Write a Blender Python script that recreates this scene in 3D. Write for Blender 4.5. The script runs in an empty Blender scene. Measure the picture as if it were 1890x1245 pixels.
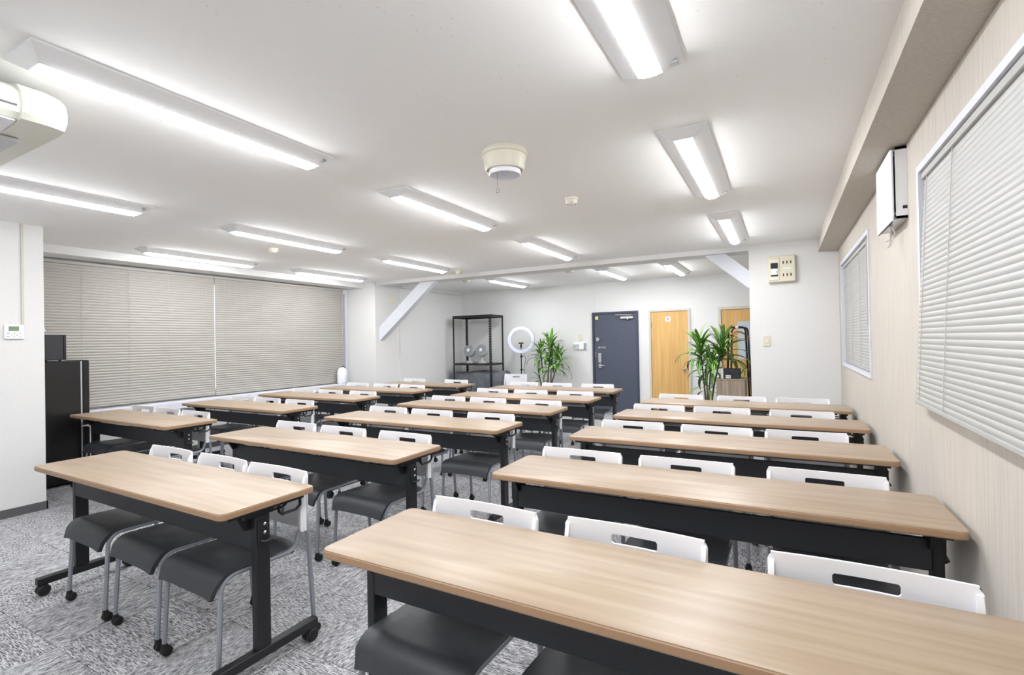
import bpy, math, random
from mathutils import Vector, Matrix
R = random.Random(7)
S = bpy.context.scene
COL = S.collection
pi = math.pi
# ------------------------------------------------------------------ camera
YAW, PIT, ROL, CAMZ = math.radians(28.59), math.radians(.41), math.radians(1.08), 1.367
cam = bpy.data.cameras.new('camera'); camo = bpy.data.objects.new('camera', cam); COL.objects.link(camo)
cam.sensor_width = 36; cam.lens = 36*916.4/1890; cam.clip_start = .02
fw = Vector((-math.sin(YAW)*math.cos(PIT), math.cos(YAW)*math.cos(PIT), math.sin(PIT)))
r0 = Vector((math.cos(YAW), math.sin(YAW), 0)); u0 = r0.cross(fw)
rt = math.cos(ROL)*r0 - math.sin(ROL)*u0; up = math.sin(ROL)*r0 + math.cos(ROL)*u0
camo.matrix_world = Matrix(((rt.x, up.x, -fw.x, 0), (rt.y, up.y, -fw.y, 0), (rt.z, up.z, -fw.z, CAMZ), (0, 0, 0, 1)))
S.camera = camo
# ------------------------------------------------------------------ world, exposure
W = bpy.data.worlds.new('world'); S.world = W; W.use_nodes = True
bg = W.node_tree.nodes['Background']; bg.inputs[0].default_value = (.86, .93, 1, 1); bg.inputs[1].default_value = 1.6
LAMP = 68.0
S.view_settings.view_transform = 'Standard'; S.view_settings.look = 'None'
S.view_settings.gamma = 1; S.view_settings.use_curve_mapping = False
S.view_settings.exposure = 0.0

# ------------------------------------------------------------------ materials
def lin(c):
    o = []
    for v in c[:3]:
        v /= 255
        o.append(v/12.92 if v <= .04045 else ((v+.055)/1.055)**2.4)
    return (*o, 1)
def mat(name, c, rough=.5, metal=0, spec=.5, emit=0, c2=None, scale=(1, 1, 1), nscale=1, detail=3, bump=0, lo=.35, hi=.65, rand=False, trans=0):
    m = bpy.data.materials.new(name); m.use_nodes = True
    nt = m.node_tree; n = nt.nodes; l = nt.links; b = n['Principled BSDF']
    b.inputs['Base Color'].default_value = lin(c); b.inputs['Roughness'].default_value = rough
    b.inputs['Metallic'].default_value = metal; b.inputs['Specular IOR Level'].default_value = spec
    if trans:
        b.inputs['Transmission Weight'].default_value = trans
    if emit:
        b.inputs['Emission Color'].default_value = lin(c); b.inputs['Emission Strength'].default_value = emit
    if c2:
        tc = n.new('ShaderNodeTexCoord'); mp = n.new('ShaderNodeMapping'); mp.inputs['Scale'].default_value = scale
        l.new(tc.outputs['Object'], mp.inputs['Vector'])
        vec = mp.outputs[0]
        if rand:
            oi = n.new('ShaderNodeObjectInfo'); vm = n.new('ShaderNodeVectorMath'); vm.operation = 'MULTIPLY_ADD'
            l.new(oi.outputs['Random'], vm.inputs[0]); vm.inputs[1].default_value = (57, 91, 33); l.new(vec, vm.inputs[2]); vec = vm.outputs[0]
        nz = n.new('ShaderNodeTexNoise'); nz.inputs['Scale'].default_value = nscale; nz.inputs['Detail'].default_value = detail
        l.new(vec, nz.inputs['Vector'])
        cr = n.new('ShaderNodeValToRGB'); cr.color_ramp.elements[0].position = lo; cr.color_ramp.elements[1].position = hi
        cr.color_ramp.elements[0].color = lin(c); cr.color_ramp.elements[1].color = lin(c2)
        l.new(nz.outputs['Fac'], cr.inputs[0]); l.new(cr.outputs[0], b.inputs['Base Color'])
        if bump:
            bp = n.new('ShaderNodeBump'); bp.inputs['Strength'].default_value = bump; bp.inputs['Distance'].default_value = .002
            l.new(nz.outputs['Fac'], bp.inputs['Height']); l.new(bp.outputs[0], b.inputs['Normal'])
    return m
M = {}
M['oak'] = mat('oak laminate', (150, 129, 107), .38, c2=(168, 150, 129), scale=(.9, 13, 3), nscale=1.8, detail=7, lo=.3, hi=.68, rand=True)
M['edge'] = mat('oak edge band', (164, 132, 102), .45)
M['black'] = mat('black powder coat', (24, 25, 28), .45)
M['panel'] = mat('black steel panel', (34, 36, 41), .5, c2=(40, 42, 48), nscale=300)
M['silver'] = mat('silver tube', (150, 154, 162), .38, .35)
M['chrome'] = mat('bright metal', (205, 205, 205), .25, .8)
M['rackbar'] = mat('grey shelf bar', (205, 207, 210), .4, .1)
M['white'] = mat('white plastic', (243, 244, 249), .36)
M['seat'] = mat('black seat vinyl', (48, 51, 56), .46, c2=(56, 59, 64), nscale=260, detail=2)
M['rubber'] = mat('black rubber', (20, 20, 22), .5)
M['wallw'] = mat('white wallpaper', (222, 222, 220), .85, c2=(227, 226, 225), nscale=90, detail=2, bump=.05)
M['beige'] = mat('striped beige wallpaper', (181, 174, 164), .8, c2=(202, 195, 186), scale=(60, 170, 3), nscale=1, detail=4, lo=.28, hi=.72, bump=.12)
M['skirt'] = mat('grey vinyl skirting', (92, 90, 92), .6)
M['slatg'] = mat('greige blind slat', (165, 161, 154), .5)
M['slatw'] = mat('white blind slat', (172, 172, 169), .45)
M['cordw'] = mat('blind cord', (198, 194, 187), .8)
M['alu'] = mat('white window frame', (214, 216, 224), .4)
M['lampw'] = mat('white lamp housing', (235, 236, 238), .4)
M['led'] = mat('lit diffuser', (248, 250, 253), .5, emit=LAMP)
M['cream'] = mat('cream plastic', (226, 222, 206), .35)
M['creamd'] = mat('cream switch plate', (220, 214, 192), .45)
M['acw'] = mat('ivory air conditioner', (234, 235, 224), .35)
M['grey'] = mat('grey plastic', (150, 152, 154), .45)
M['fanw'] = mat('pale grey fan plastic', (196, 197, 199), .4)
M['dark'] = mat('dark slot', (18, 18, 18), .6)
M['navy'] = mat('navy painted steel', (68, 74, 90), .5, c2=(78, 84, 100), nscale=220)
M['navyf'] = mat('navy door frame', (60, 66, 82), .5)
M['doorw'] = mat('honey wood door', (204, 160, 96), .45, c2=(220, 178, 112), scale=(30, 30, 1.3), nscale=1, detail=5)
M['frame'] = mat('greige door frame', (206, 200, 188), .5)
M['brace'] = mat('white painted steel', (214, 217, 224), .4)
M['blackgloss'] = mat('black fridge enamel', (22, 22, 23), .3)
M['tarp'] = mat('grey tarpaulin', (92, 96, 102), .38, c2=(112, 116, 122), nscale=14)
M['greywood'] = mat('grey washed wood', (146, 130, 113), .6, c2=(176, 160, 142), scale=(24, 24, 2), nscale=1, detail=5)
M['stem'] = mat('plant cane', (94, 82, 68), .8)
M['hanger'] = mat('hanger wood', (192, 138, 92), .5)
M['ring'] = mat('ring light diffuser', (216, 219, 238), .45)
M['paper'] = mat('paper label', (240, 240, 240), .7)
M['lcd'] = mat('green display', (120, 140, 112), .3)
M['cable'] = mat('black cable', (22, 22, 22), .6)
M['pot'] = mat('dark pot', (60, 56, 54), .6)
M['glass'] = mat('window glass', (250, 252, 255), .02, trans=1)
M['frost'] = mat('frosted glass', (196, 206, 214), .5)
M['ink'] = mat('print ink', (60, 60, 62), .7)
M['hook'] = mat('brass cream fitting', (226, 214, 160), .35)

def m_ceiling():
    m = mat('ceiling board', (246, 246, 245), .9); nt = m.node_tree; n = nt.nodes; l = nt.links; b = n['Principled BSDF']
    tc = n.new('ShaderNodeTexCoord'); vo = n.new('ShaderNodeTexVoronoi'); vo.inputs['Scale'].default_value = 16; vo.inputs['Randomness'].default_value = 1
    l.new(tc.outputs['Object'], vo.inputs['Vector'])
    cr = n.new('ShaderNodeValToRGB'); cr.color_ramp.elements[0].position = .035; cr.color_ramp.elements[1].position = .06
    cr.color_ramp.elements[0].color = lin((214, 213, 211)); cr.color_ramp.elements[1].color = lin((246, 246, 245))
    l.new(vo.outputs['Distance'], cr.inputs[0]); l.new(cr.outputs[0], b.inputs['Base Color'])
    return m
M['ceil'] = m_ceiling()
def m_carpet():
    m = mat('streaked grey carpet', (140, 140, 143), .95, spec=.1); nt = m.node_tree; n = nt.nodes; l = nt.links; b = n['Principled BSDF']
    tc = n.new('ShaderNodeTexCoord'); oi = n.new('ShaderNodeObjectInfo')
    vm = n.new('ShaderNodeVectorMath'); vm.operation = 'MULTIPLY_ADD'; vm.inputs[1].default_value = (41, 67, 13)
    l.new(oi.outputs['Random'], vm.inputs[0]); l.new(tc.outputs['Object'], vm.inputs[2])
    def noise(sc, s, d):
        mp = n.new('ShaderNodeMapping'); mp.inputs['Scale'].default_value = sc; l.new(vm.outputs[0], mp.inputs[0])
        z = n.new('ShaderNodeTexNoise'); z.inputs['Scale'].default_value = s; z.inputs['Detail'].default_value = d; z.inputs['Roughness'].default_value = .65
        l.new(mp.outputs[0], z.inputs['Vector']); return z
    a = noise((32, 220, 1), 1, 2); c = noise((140, 380, 1), 1, 2); d = noise((3, 9, 1), 1, 2)
    ma = n.new('ShaderNodeMath'); ma.operation = 'MULTIPLY_ADD'; l.new(a.outputs['Fac'], ma.inputs[0]); ma.inputs[1].default_value = .62
    mb = n.new('ShaderNodeMath'); mb.operation = 'MULTIPLY_ADD'; l.new(c.outputs['Fac'], mb.inputs[0]); mb.inputs[1].default_value = .30; mb.inputs[2].default_value = 0
    l.new(mb.outputs[0], ma.inputs[2])
    mc = n.new('ShaderNodeMath'); mc.operation = 'MULTIPLY_ADD'; l.new(d.outputs['Fac'], mc.inputs[0]); mc.inputs[1].default_value = .08; l.new(ma.outputs[0], mc.inputs[2])
    cr = n.new('ShaderNodeValToRGB'); cr.color_ramp.elements[0].position = .40; cr.color_ramp.elements[1].position = .60
    cr.color_ramp.elements[0].color = lin((74, 74, 78)); cr.color_ramp.elements[1].color = lin((214, 214, 217))
    e = cr.color_ramp.elements.new(.5); e.color = lin((160, 160, 163))
    l.new(mc.outputs[0], cr.inputs[0]); l.new(cr.outputs[0], b.inputs['Base Color'])
    bp = n.new('ShaderNodeBump'); bp.inputs['Strength'].default_value = .4; bp.inputs['Distance'].default_value = .003
    l.new(mc.outputs[0], bp.inputs['Height']); l.new(bp.outputs[0], b.inputs['Normal'])
    return m
M['carpet'] = m_carpet()
def m_leaf():
    m = mat('striped leaf', (60, 120, 40), .35); nt = m.node_tree; n = nt.nodes; l = nt.links; b = n['Principled BSDF']
    at = n.new('ShaderNodeUVMap'); sx = n.new('ShaderNodeSeparateXYZ'); l.new(at.outputs[0], sx.inputs[0])
    cr = n.new('ShaderNodeValToRGB'); cr.color_ramp.elements[0].position = .10; cr.color_ramp.elements[1].position = .5
    cr.color_ramp.elements[0].color = lin((26, 74, 30)); cr.color_ramp.elements[1].color = lin((46, 104, 40))
    for p, c in ((.2, (176, 206, 104)), (.3, (40, 96, 36))):
        e = cr.color_ramp.elements.new(p); e.color = lin(c)
    l.new(sx.outputs[0], cr.inputs[0])
    oi = n.new('ShaderNodeObjectInfo'); hs = n.new('ShaderNodeHueSaturation'); mr = n.new('ShaderNodeMapRange')
    mr.inputs[3].default_value = .6; mr.inputs[4].default_value = 2.2; l.new(oi.outputs['Random'], mr.inputs[0])
    l.new(mr.outputs[0], hs.inputs['Value']); l.new(cr.outputs[0], hs.inputs['Color']); l.new(hs.outputs[0], b.inputs['Base Color'])
    return m
M['leaf'] = m_leaf()

# ------------------------------------------------------------------ mesh helpers
class MB:
    def __init__(s): s.v = []; s.f = []
    def add(s, vs, fs):
        o = len(s.v); s.v += [tuple(p) for p in vs]; s.f += [tuple(i+o for i in f) for f in fs]; return s
    def box(s, x0, y0, z0, x1, y1, z1):
        return s.add([(x0, y0, z0), (x1, y0, z0), (x1, y1, z0), (x0, y1, z0), (x0, y0, z1), (x1, y0, z1), (x1, y1, z1), (x0, y1, z1)],
                     [(3, 2, 1, 0), (4, 5, 6, 7), (0, 1, 5, 4), (1, 2, 6, 5), (2, 3, 7, 6), (3, 0, 4, 7)])
    def bbox(s, x0, y0, z0, x1, y1, z1, b=.004):
        # chamfered box as stacked loops
        def lp(i, z, k=b):
            a0, a1, c0, c1 = x0+i, x1-i, y0+i, y1-i
            return [(a0+k, c0, z), (a1-k, c0, z), (a1, c0+k, z), (a1, c1-k, z), (a1-k, c1, z), (a0+k, c1, z), (a0, c1-k, z), (a0, c0+k, z)]
        return s.stack([lp(b, z0), lp(0, z0+b), lp(0, z1-b), lp(b, z1)])
    def stack(s, loops, cap0=True, cap1=True, closed=True):
        n = len(loops[0]); vs = [p for lp in loops for p in lp]; fs = []
        for k in range(len(loops)-1):
            for i in range(n if closed else n-1):
                j = (i+1) % n; fs.append((k*n+i, k*n+j, (k+1)*n+j, (k+1)*n+i))
        if cap0: fs.append(tuple(range(n-1, -1, -1)))
        if cap1: fs.append(tuple((len(loops)-1)*n+i for i in range(n)))
        return s.add(vs, fs)
    def tube(s, path, r, n=8, cap=True):
        P = [Vector(p) for p in path]; rs = r if isinstance(r, (list, tuple)) else [r]*len(P)
        loops = []; t0 = (P[1]-P[0]).normalized(); a = Vector((0, 0, 1)) if abs(t0.z) < .9 else Vector((1, 0, 0)); nx = t0.cross(a).normalized()
        for i, p in enumerate(P):
            t = (P[min(i+1, len(P)-1)]-P[max(i-1, 0)]).normalized(); nx = (nx - t*nx.dot(t)).normalized(); by = t.cross(nx)
            loops.append([tuple(p + rs[i]*(math.cos(2*pi*k/n)*nx + math.sin(2*pi*k/n)*by)) for k in range(n)])
        return s.stack(loops, cap, cap)
    def lathe(s, prof, n=20, c=(0, 0, 0), axis='z'):
        loops = []
        for r, h in prof:
            lp = []
            for k in range(n):
                a = 2*pi*k/n; x, y = r*math.cos(a), r*math.sin(a)
                p = {'z': (x, y, h), 'x': (h, x, y), 'y': (y, h, x)}[axis]
                lp.append((p[0]+c[0], p[1]+c[1], p[2]+c[2]))
            loops.append(lp)
        return s.stack(loops)
    def xf(s, mtx, start=0):
        for i in range(start, len(s.v)): s.v[i] = tuple(mtx @ Vector(s.v[i]))
        return s
    def mesh(s, name, m, smooth=True, ang=35):
        me = bpy.data.meshes.new(name); me.from_pydata(s.v, [], s.f); me.materials.append(m)
        import bmesh
        b = bmesh.new(); b.from_mesh(me); bmesh.ops.recalc_face_normals(b, faces=b.faces[:]); b.to_mesh(me); b.free()
        if smooth:
            for p in me.polygons: p.use_smooth = True
            me.set_sharp_from_angle(angle=math.radians(ang))
        return me
    def build(s, name, m, parent=None, loc=None, smooth=True, ang=35):
        return ob(name, s.mesh(name, m, smooth, ang), parent, loc)
def ob(name, me, parent=None, loc=None, rz=0):
    o = bpy.data.objects.new(name, me); COL.objects.link(o)
    if parent: o.parent = parent
    if loc: o.location = loc
    if rz: o.rotation_euler.z = rz
    return o
def tag(o, label, cat, group=None):
    o['label'] = label; o['category'] = cat
    if group: o['group'] = group
    return o
def thing(name, label, cat, loc=(0, 0, 0), rz=0, group=None):
    o = ob(name, None, None, loc, rz); o.empty_display_size = .05
    return tag(o, label, cat, group)
def struct(o): o['kind'] = 'structure'; return o
def kids(o): return [c for c in COL.objects if c.parent == o]
def copy_tree(src, tree, parent=None):
    c = src.copy(); COL.objects.link(c); c.parent = parent
    for k, sub in tree.get(src.name, []): copy_tree(k, tree, c)
    return c
def tree_of(o):
    t = {}
    def rec(a):
        t[a.name] = [(k, None) for k in kids(a)]
        for k, _ in t[a.name]: rec(k)
    rec(o); return t
def arc(c, r, a0, a1, n, plane):
    out = []
    for i in range(n+1):
        a = a0+(a1-a0)*i/n
        if plane == 'yz': out.append((c[0], c[1]+r*math.cos(a), c[2]+r*math.sin(a)))
        else: out.append((c[0]+r*math.cos(a), c[1], c[2]+r*math.sin(a)))
    return out
def B(*a): return MB().box(*a)

# ------------------------------------------------------------------ the room
XR, XL, YB, ZC = .545, -6.85, 9.0, 2.43      # right wall, window wall, back wall, ceiling
XP, YF = -5.59, -1.6                          # near-left pier face, wall behind the camera
T = .15
fl = struct(B(XL-T, YF-T, -.12, XR+T, YB+T, -.006).build('floor', M['carpet'], smooth=False))
# carpet tiles, laid quarter-turned
me_tile = MB().bbox(-.249, -.249, -.006, .249, .249, 0, .0015).mesh('carpet_tile', M['carpet'], False)
for i in range(15):
    for j in range(18):
        x = XR-.25-.5*i; y = .25+.5*j
        if x-.25 < XP-.02 and y < 1.6: continue
        if x < -6.15 and y > 6.9: continue
        ob('carpet_tile', me_tile, fl, (x, y, 0), (pi/2 if (i+j) % 2 else 0))
struct(B(XL-T, YF-T, ZC, XR+T, YB+T, ZC+.12).build('ceiling', M['ceil'], smooth=False))
# right wall with two window openings
W1 = (.95, 2.80, 1.085, 2.10); W2 = (4.24, 6.13, 1.055, 2.105)
mb = MB()
def wall_x(mb, x0, x1, y0, y1, z0, z1, holes):
    ys = y0
    for (a, b, c, d) in holes:
        mb.box(x0, ys, z0, x1, a, z1); mb.box(x0, a, z0, x1, b, c); mb.box(x0, a, d, x1, b, z1); ys = b
    mb.box(x0, ys, z0, x1, y1, z1)
wall_x(mb, XR, XR+T, YF, YB, 0, ZC, [W1, W2]); struct(mb.build('wall_right', M['beige'], smooth=False))
WL = (2.0, 6.38, .72, 2.285)
mb = MB(); wall_x(mb, XL-T, XL, 1.83, YB, 0, ZC, [WL]); struct(mb.build('wall_window_side', M['wallw'], smooth=False))
struct(B(XL-T, YF-T, 0, XP, 1.83, ZC).build('wall_left', M['wallw'], smooth=False))
struct(B(XP, YF-T, 0, XR+T, YF, ZC).build('wall_front', M['wallw'], smooth=False))
struct(B(XL-T, YB, 0, XR+T, YB+T, ZC).build('wall_back', M['wallw'], smooth=False))
struct(B(XL, 6.40, 0, -6.17, 7.0, ZC).build('wall_left_pier', M['wallw'], smooth=False))
struct(B(XL, 7.0, 0, -6.14, YB, ZC).build('wall_back_left', M['wallw'], smooth=False))
struct(B(-.33, 6.42, 0, XR, 7.1, ZC).build('wall_right_pier', M['wallw'], smooth=False))
# ceiling beams and soffits
struct(B(-6.17, 6.42, 2.37, -.33, 6.72, ZC).build('ceiling_beam', M['wallw'], smooth=False))
struct(B(.36, YF, 2.285, XR, 6.42, ZC).build('ceiling_beam', M['beige'], smooth=False))
struct(B(XL, 1.83, 2.345, -6.46, 6.40, ZC).build('ceiling_soffit', M['wallw'], smooth=False))
struct(B(-6.14, 7.0, 2.37, -6.08, YB, ZC).build('trim_1', M['wallw'], smooth=False))
# skirtings
struct(B(XP, YF, 0, XP+.008, 1.838, .07).build('baseboard_left', M['skirt'], smooth=False))
struct(B(XL, 1.83, 0, XP+.008, 1.838, .07).build('baseboard_left_end', M['skirt'], smooth=False))
struct(B(XL, YB-.008, 0, -3.18, YB, .07).build('baseboard_back', M['skirt'], smooth=False))
struct(B(XR-.008, YF, 0, XR, 6.42, .07).build('baseboard_right', M['skirt'], smooth=False))
struct(B(-.338, 6.412, 0, XR, 6.42, .07).build('baseboard_right_pier', M['skirt'], smooth=False))
struct(B(XL, 6.392, 0, -6.162, 6.40, .07).build('baseboard_left_pier', M['skirt'], smooth=False))
struct(B(XL, 2.0, 0, XL+.008, 6.39, .07).build('baseboard_window_side', M['skirt'], smooth=False))
# window ledge under the greige blinds
struct(MB().bbox(XL, 1.86, .60, -6.62, 6.39, .69, .006).build('window_sill', M['alu']))
# wall panel seam strips
struct(B(-3.115, YB-.003, 1.95, -3.105, YB, ZC).build('trim_2', M['wallw'], smooth=False))

def window(name, xw, y0, y1, z0, z1, side, panes, case=.03):
    # frame standing in a wall opening of a wall whose room face is x = xw; side = +1 when outdoors is +x
    e = struct(ob(name, None, None, (xw, (y0+y1)/2, z0)))
    def q(a): return (xw+side*a)
    mb = MB(); t = .03; xa, xb = sorted((0.01*-side, .09*side))
    hw = (y1-y0)/2; hz = z1-z0
    mb.box(xa, -hw, 0, xb, hw, t); mb.box(xa, -hw, hz-t, xb, hw, hz); mb.box(xa, -hw, t, xb, -hw+t, hz-t); mb.box(xa, hw-t, t, xb, hw, hz-t)
    mb.build('window_frame', M['alu'], e, smooth=False)
    w = (2*hw-2*t)/panes
    for i in range(panes):
        a = -hw+t+w*i
        pn = B(.068*side if side > 0 else -.072, a+.03, t+.03, .072*side if side > 0 else -.068, a+w-.03, hz-t-.03).build('pane', M['glass'], e, smooth=False)
        mb = MB(); xa2, xb2 = sorted((.055*side, .085*side))
        mb.box(xa2, a, t, xb2, a+.03, hz-t); mb.box(xa2, a+w-.03, t, xb2, a+w, hz-t); mb.box(xa2, a+.03, t, xb2, a+w-.03, t+.03); mb.box(xa2, a+.03, hz-t-.03, xb2, a+w-.03, hz-t)
        mb.build('sash', M['alu'], e, smooth=False)
    return e
window('window_1', XR, *W1, 1, 2); window('window_2', XR, *W2, 1, 2); window('window_3', XL, *WL, -1, 4)

# ------------------------------------------------------------------ venetian blinds
def blind(label, x, y0, y1, z0, z1, pitch, wid, tilt, m, face, cords, wand=None, sag=.005):
    # face = direction (+1/-1 along x) the room lies in
    e = thing('window_blind', label, 'blind', (x, (y0+y1)/2, z0), 0, 'venetian blinds')
    h = (y1-y0)/2; H = z1-z0
    prof = []
    for k in range(7):
        u = (k/6-.5)*wid; c = sag*(1-(2*u/wid)**2)
        prof.append((c, u))
    ca, sa = math.cos(tilt), math.sin(tilt)
    pts = [((c*ca+u*sa)*face, u*ca-c*sa) for c, u in prof]
    back = [(px-.0006*face, pz) for px, pz in reversed(pts)]
    loop = pts+back
    sm = MB().stack([[(a, -h, b) for a, b in loop], [(a, h, b) for a, b in loop]]).mesh('slat', m, True, 60)
    MB().bbox(-.013, -h-.004, H-.03, .013, h+.004, H, .002).build('headrail', m, e)
    n = round((H-.046)/pitch); pitch = (H-.046)/n
    for i in range(n): ob('slat', sm, e, (0, 0, .016+pitch*(i+.5)))
    MB().bbox(-.010, -h, 0, .012, h, .016, .002).build('bottom_rail', m, e)
    for c in cords:
        MB().tube([(face*(wid*.5*abs(sa)+sag+.001), c*h, .006), (face*(wid*.5*abs(sa)+sag+.001), c*h, H-.02)], .0016, 5).build('ladder_cord', M['cordw'], e)
    if wand is not None:
        MB().tube([(face*.03, wand*h, H-.02), (face*.034, wand*h, H*.35)], .004, 6).build('tilt_wand', M['cordw'], e)
    return e
blind('long greige venetian blind beside the black fridge', XL+.06, 1.95, 3.995, .715, 2.325, .031, .037, math.radians(-11), M['slatg'], 1, (-.9, -.42, .02, .44, .9), sag=.0085)
blind('long greige venetian blind nearest the far-left white pier', XL+.06, 4.004, 6.255, .705, 2.325, .031, .037, math.radians(-11), M['slatg'], 1, (-.88, -.4, .05, .5, .9), .96, .0085)
bl = blind('large white venetian blind on the beige wall, nearest the camera', XR-.032, 1.0, 2.762, 1.062, 2.068, .0222, .0285, math.radians(-8), M['slatw'], -1, (-.93, -.3, .52, .93)); bl.rotation_euler.y = .047
blind('small-looking white venetian blind on the beige wall beyond the fan', XR+.022, 4.285, 6.085, 1.092, 2.07, .0245, .0305, math.radians(-12), M['slatw'], -1, (-.9, -.3, .3, .9), -.96)

# ------------------------------------------------------------------ lamps
def lamp(label, x, y, L=1.3):
    e = thing('ceiling_light', label, 'ceiling light', (x, y, ZC), 0, 'strip ceiling lights')
    def rc(hx, y0, y1, z): return [(-hx, y0, z), (hx, y0, z), (hx, y1, z), (-hx, y1, z)]
    MB().stack([rc(.122, 0, L, 0), rc(.122, 0, L, -.008), rc(.046, .045, L-.045, -.048), rc(.046, .045, L-.045, -.038)]).build('housing', M['lampw'], e, ang=10)
    loops = []
    for d, z in ((0, -.045), (.003, -.0505), (.010, -.060), (.020, -.066), (.031, -.069)):
        hx = .042-d; a, b = .048+d*1.2, L-.048-d*1.2; k = .012
        loops.append([(-hx+k*.5, a, z), (hx-k*.5, a, z), (hx, a+k, z), (hx, b-k, z), (hx-k*.5, b, z), (-hx+k*.5, b, z), (-hx, b-k, z), (-hx, a+k, z)])
    MB().stack(loops).build('diffuser', M['led'], e, ang=60)
    B(.075, L-.07, -.0345, .105, L-.045, -.0245).build('rating_label', M['grey'], e, smooth=False)
    return e
cx = {'wall': -.428, 'mid': -2.34, 'left': -4.27, 'win': -5.96}
lamp('lit strip ceiling light cut by the top edge of the picture', cx['wall'], .69)
lamp('lit strip ceiling light right of the round pull-cord fixture', cx['wall'], 2.61)
lamp('lit strip ceiling light just before the beam, near the beige wall', cx['wall'], 4.62)
lamp('lit strip ceiling light beside the ivory air conditioner', cx['mid'], .70)
lamp('lit strip ceiling light left of the round pull-cord fixture', cx['mid'], 2.60)
lamp('lit strip ceiling light just before the middle of the beam', cx['mid'], 4.57)
lamp('lit strip ceiling light above the near-left pier, cut by the left edge', cx['left'], .70)
lamp('lit strip ceiling light in front of the small detector, second from left pier', cx['left'], 2.64)
lamp('lit strip ceiling light just before the left end of the beam', cx['left'], 4.57)
lamp('lit strip ceiling light along the blind by the fridge', cx['win'], 2.74)
lamp('lit strip ceiling light along the blind by the far-left pier', cx['win'], 4.63)
lamp('lit strip ceiling light beyond the beam, rightmost, near the brace', -1.40, 7.10)
lamp('lit strip ceiling light beyond the beam, above the navy door', -2.35, 7.09)
lamp('lit strip ceiling light beyond the beam, leftmost, above the shelf rack', -4.27, 7.09)
for nm, lb in (('wall', 'unseen strip light added behind the camera near the beige wall'), ('mid', 'unseen strip light added behind the camera over the room centre')):
    lamp(lb, cx[nm], -1.25)  # guessed unseen pair, added to brighten the camera-facing chair backs

# ------------------------------------------------------------------ tables
Wt, Zt = .44, .72
def rrect(x0, y0, x1, y1, r, z, n=4):
    out = []
    for cx_, cy_, a0 in ((x1-r, y0+r, -pi/2), (x1-r, y1-r, 0), (x0+r, y1-r, pi/2), (x0+r, y0+r, pi)):
        for k in range(n+1):
            a = a0+pi/2*k/n; out.append((cx_+r*math.cos(a), cy_+r*math.sin(a), z))
    return out
def tcaster():
    mb = MB()
    for s in (-1, 1):
        mb.lathe([(.010, s*.004), (.027, s*.004), (.030, s*.008), (.030, s*.020), (.024, s*.025), (.006, s*.026)], 14, (0, 0, .030), 'x')
    mb.tube([(0, 0, .03), (0, 0, .064)], .009, 8)
    st = len(mb.v); mb.lathe([(.004, .016), (.020, .012), (.027, 0), (.027, -.006)], 10, (0, 0, .045))
    return mb.mesh('caster', M['rubber'])
ME_TC = tcaster()
def make_table(L):
    e = thing('folding_table', 'x', 'table', (0, 0, 0), 0, 'oak-topped folding tables')
    top = MB().stack([rrect(.002, .002, L-.002, Wt-.002, .028, Zt-.027), rrect(.002, .002, L-.002, Wt-.002, .028, Zt-.001), rrect(.006, .006, L-.006, Wt-.006, .025, Zt)]).build('tabletop', M['oak'], e)
    MB().stack([rrect(.004, .004, L-.004, Wt-.004, .028, Zt-.028), rrect(0, 0, L, Wt, .03, Zt-.023), rrect(0, 0, L, Wt, .03, Zt-.006), rrect(.004, .004, L-.004, Wt-.004, .028, Zt-.0008)], False, False).build('edge_band', M['edge'], top)
    B(.11, .055, .676, L-.11, .072, .692).build('apron', M['black'], e, smooth=False)
    MB().bbox(.067, .166, .515, L-.067, .180, .632, .003).build('modesty_panel', M['panel'], e)
    for x, s in ((.05, -1), (L-.05, 1)):
        p = MB().bbox(x-.017, .165, .10, x+.017, .230, .655, .003).build('post', M['black'], e)
        for z in (.62, .585):
            MB().lathe([(.007, 0), (.007, .003), (.003, .006)], 8, (x+s*.024, .200, z), 'x').xf(Matrix.Identity(4)).build('bolt', M['chrome'], p) if s > 0 else None
        MB().bbox(x+s*.010-.014, .172, .545, x+s*.010+.014, .225, .635, .003).build('lock_plate', M['black'], p)
        MB().tube([(x+s*.024, .182, .553), (x+s*.034, .202, .548), (x+s*.034, .230, .553)], .006, 6).build('lever', M['black'], p)
        MB().bbox(x-.020, -.004, .060, x+.020, .466, .100, .003).build('foot', M['black'], e)
        mb = MB().box(x-.016, .05, .672, x+.016, .40, .692)
        mb.box(x-.012, .12, .655, x+.012, .25, .672)
        mb.stack([[(x-s*.032, .14, .60), (x-s*.018, .14, .60), (x-s*.018, .22, .60), (x-s*.032, .22, .60)], [(x-s*.032, .10, .672), (x-s*.018, .10, .672), (x-s*.018, .25, .672), (x-s*.032, .25, .672)]])
        mb.build('top_bracket', M['black'], e, smooth=False)
        xr = x-s*.0
        mb = MB().tube([(xr, .285, .688), (xr, .285, .64), (xr, .30, .625), (xr, .37, .625), (xr, .392, .64), (xr, .392, .688)], .0065, 8)
        mb.tube([(xr-s*.09, .285, .688), (xr-s*.09, .285, .64), (xr-s*.09, .30, .625), (xr-s*.09, .37, .625), (xr-s*.09, .392, .64), (xr-s*.09, .392, .688)], .0065, 8)
        mb.tube([(xr, .30, .624), (xr-s*.09, .37, .624)], .005, 6)
        mb.build('hook_loop', M['black'], e)
        for y in (.024, .436): ob('caster', ME_TC, e, (x, y, 0))
    mb = MB()
    for y, z in ((.30, .628), (.345, .626), (.385, .634)): mb.tube([(.17, y, z), (L-.17, y, z)], .007, 6)
    for k in range(4): mb.box(.3+k*(L-.6)/3-.006, .285, .620, .3+k*(L-.6)/3+.006, .395, .626)
    mb.build('shelf_rack', M['rackbar'], e)
    return e
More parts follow.
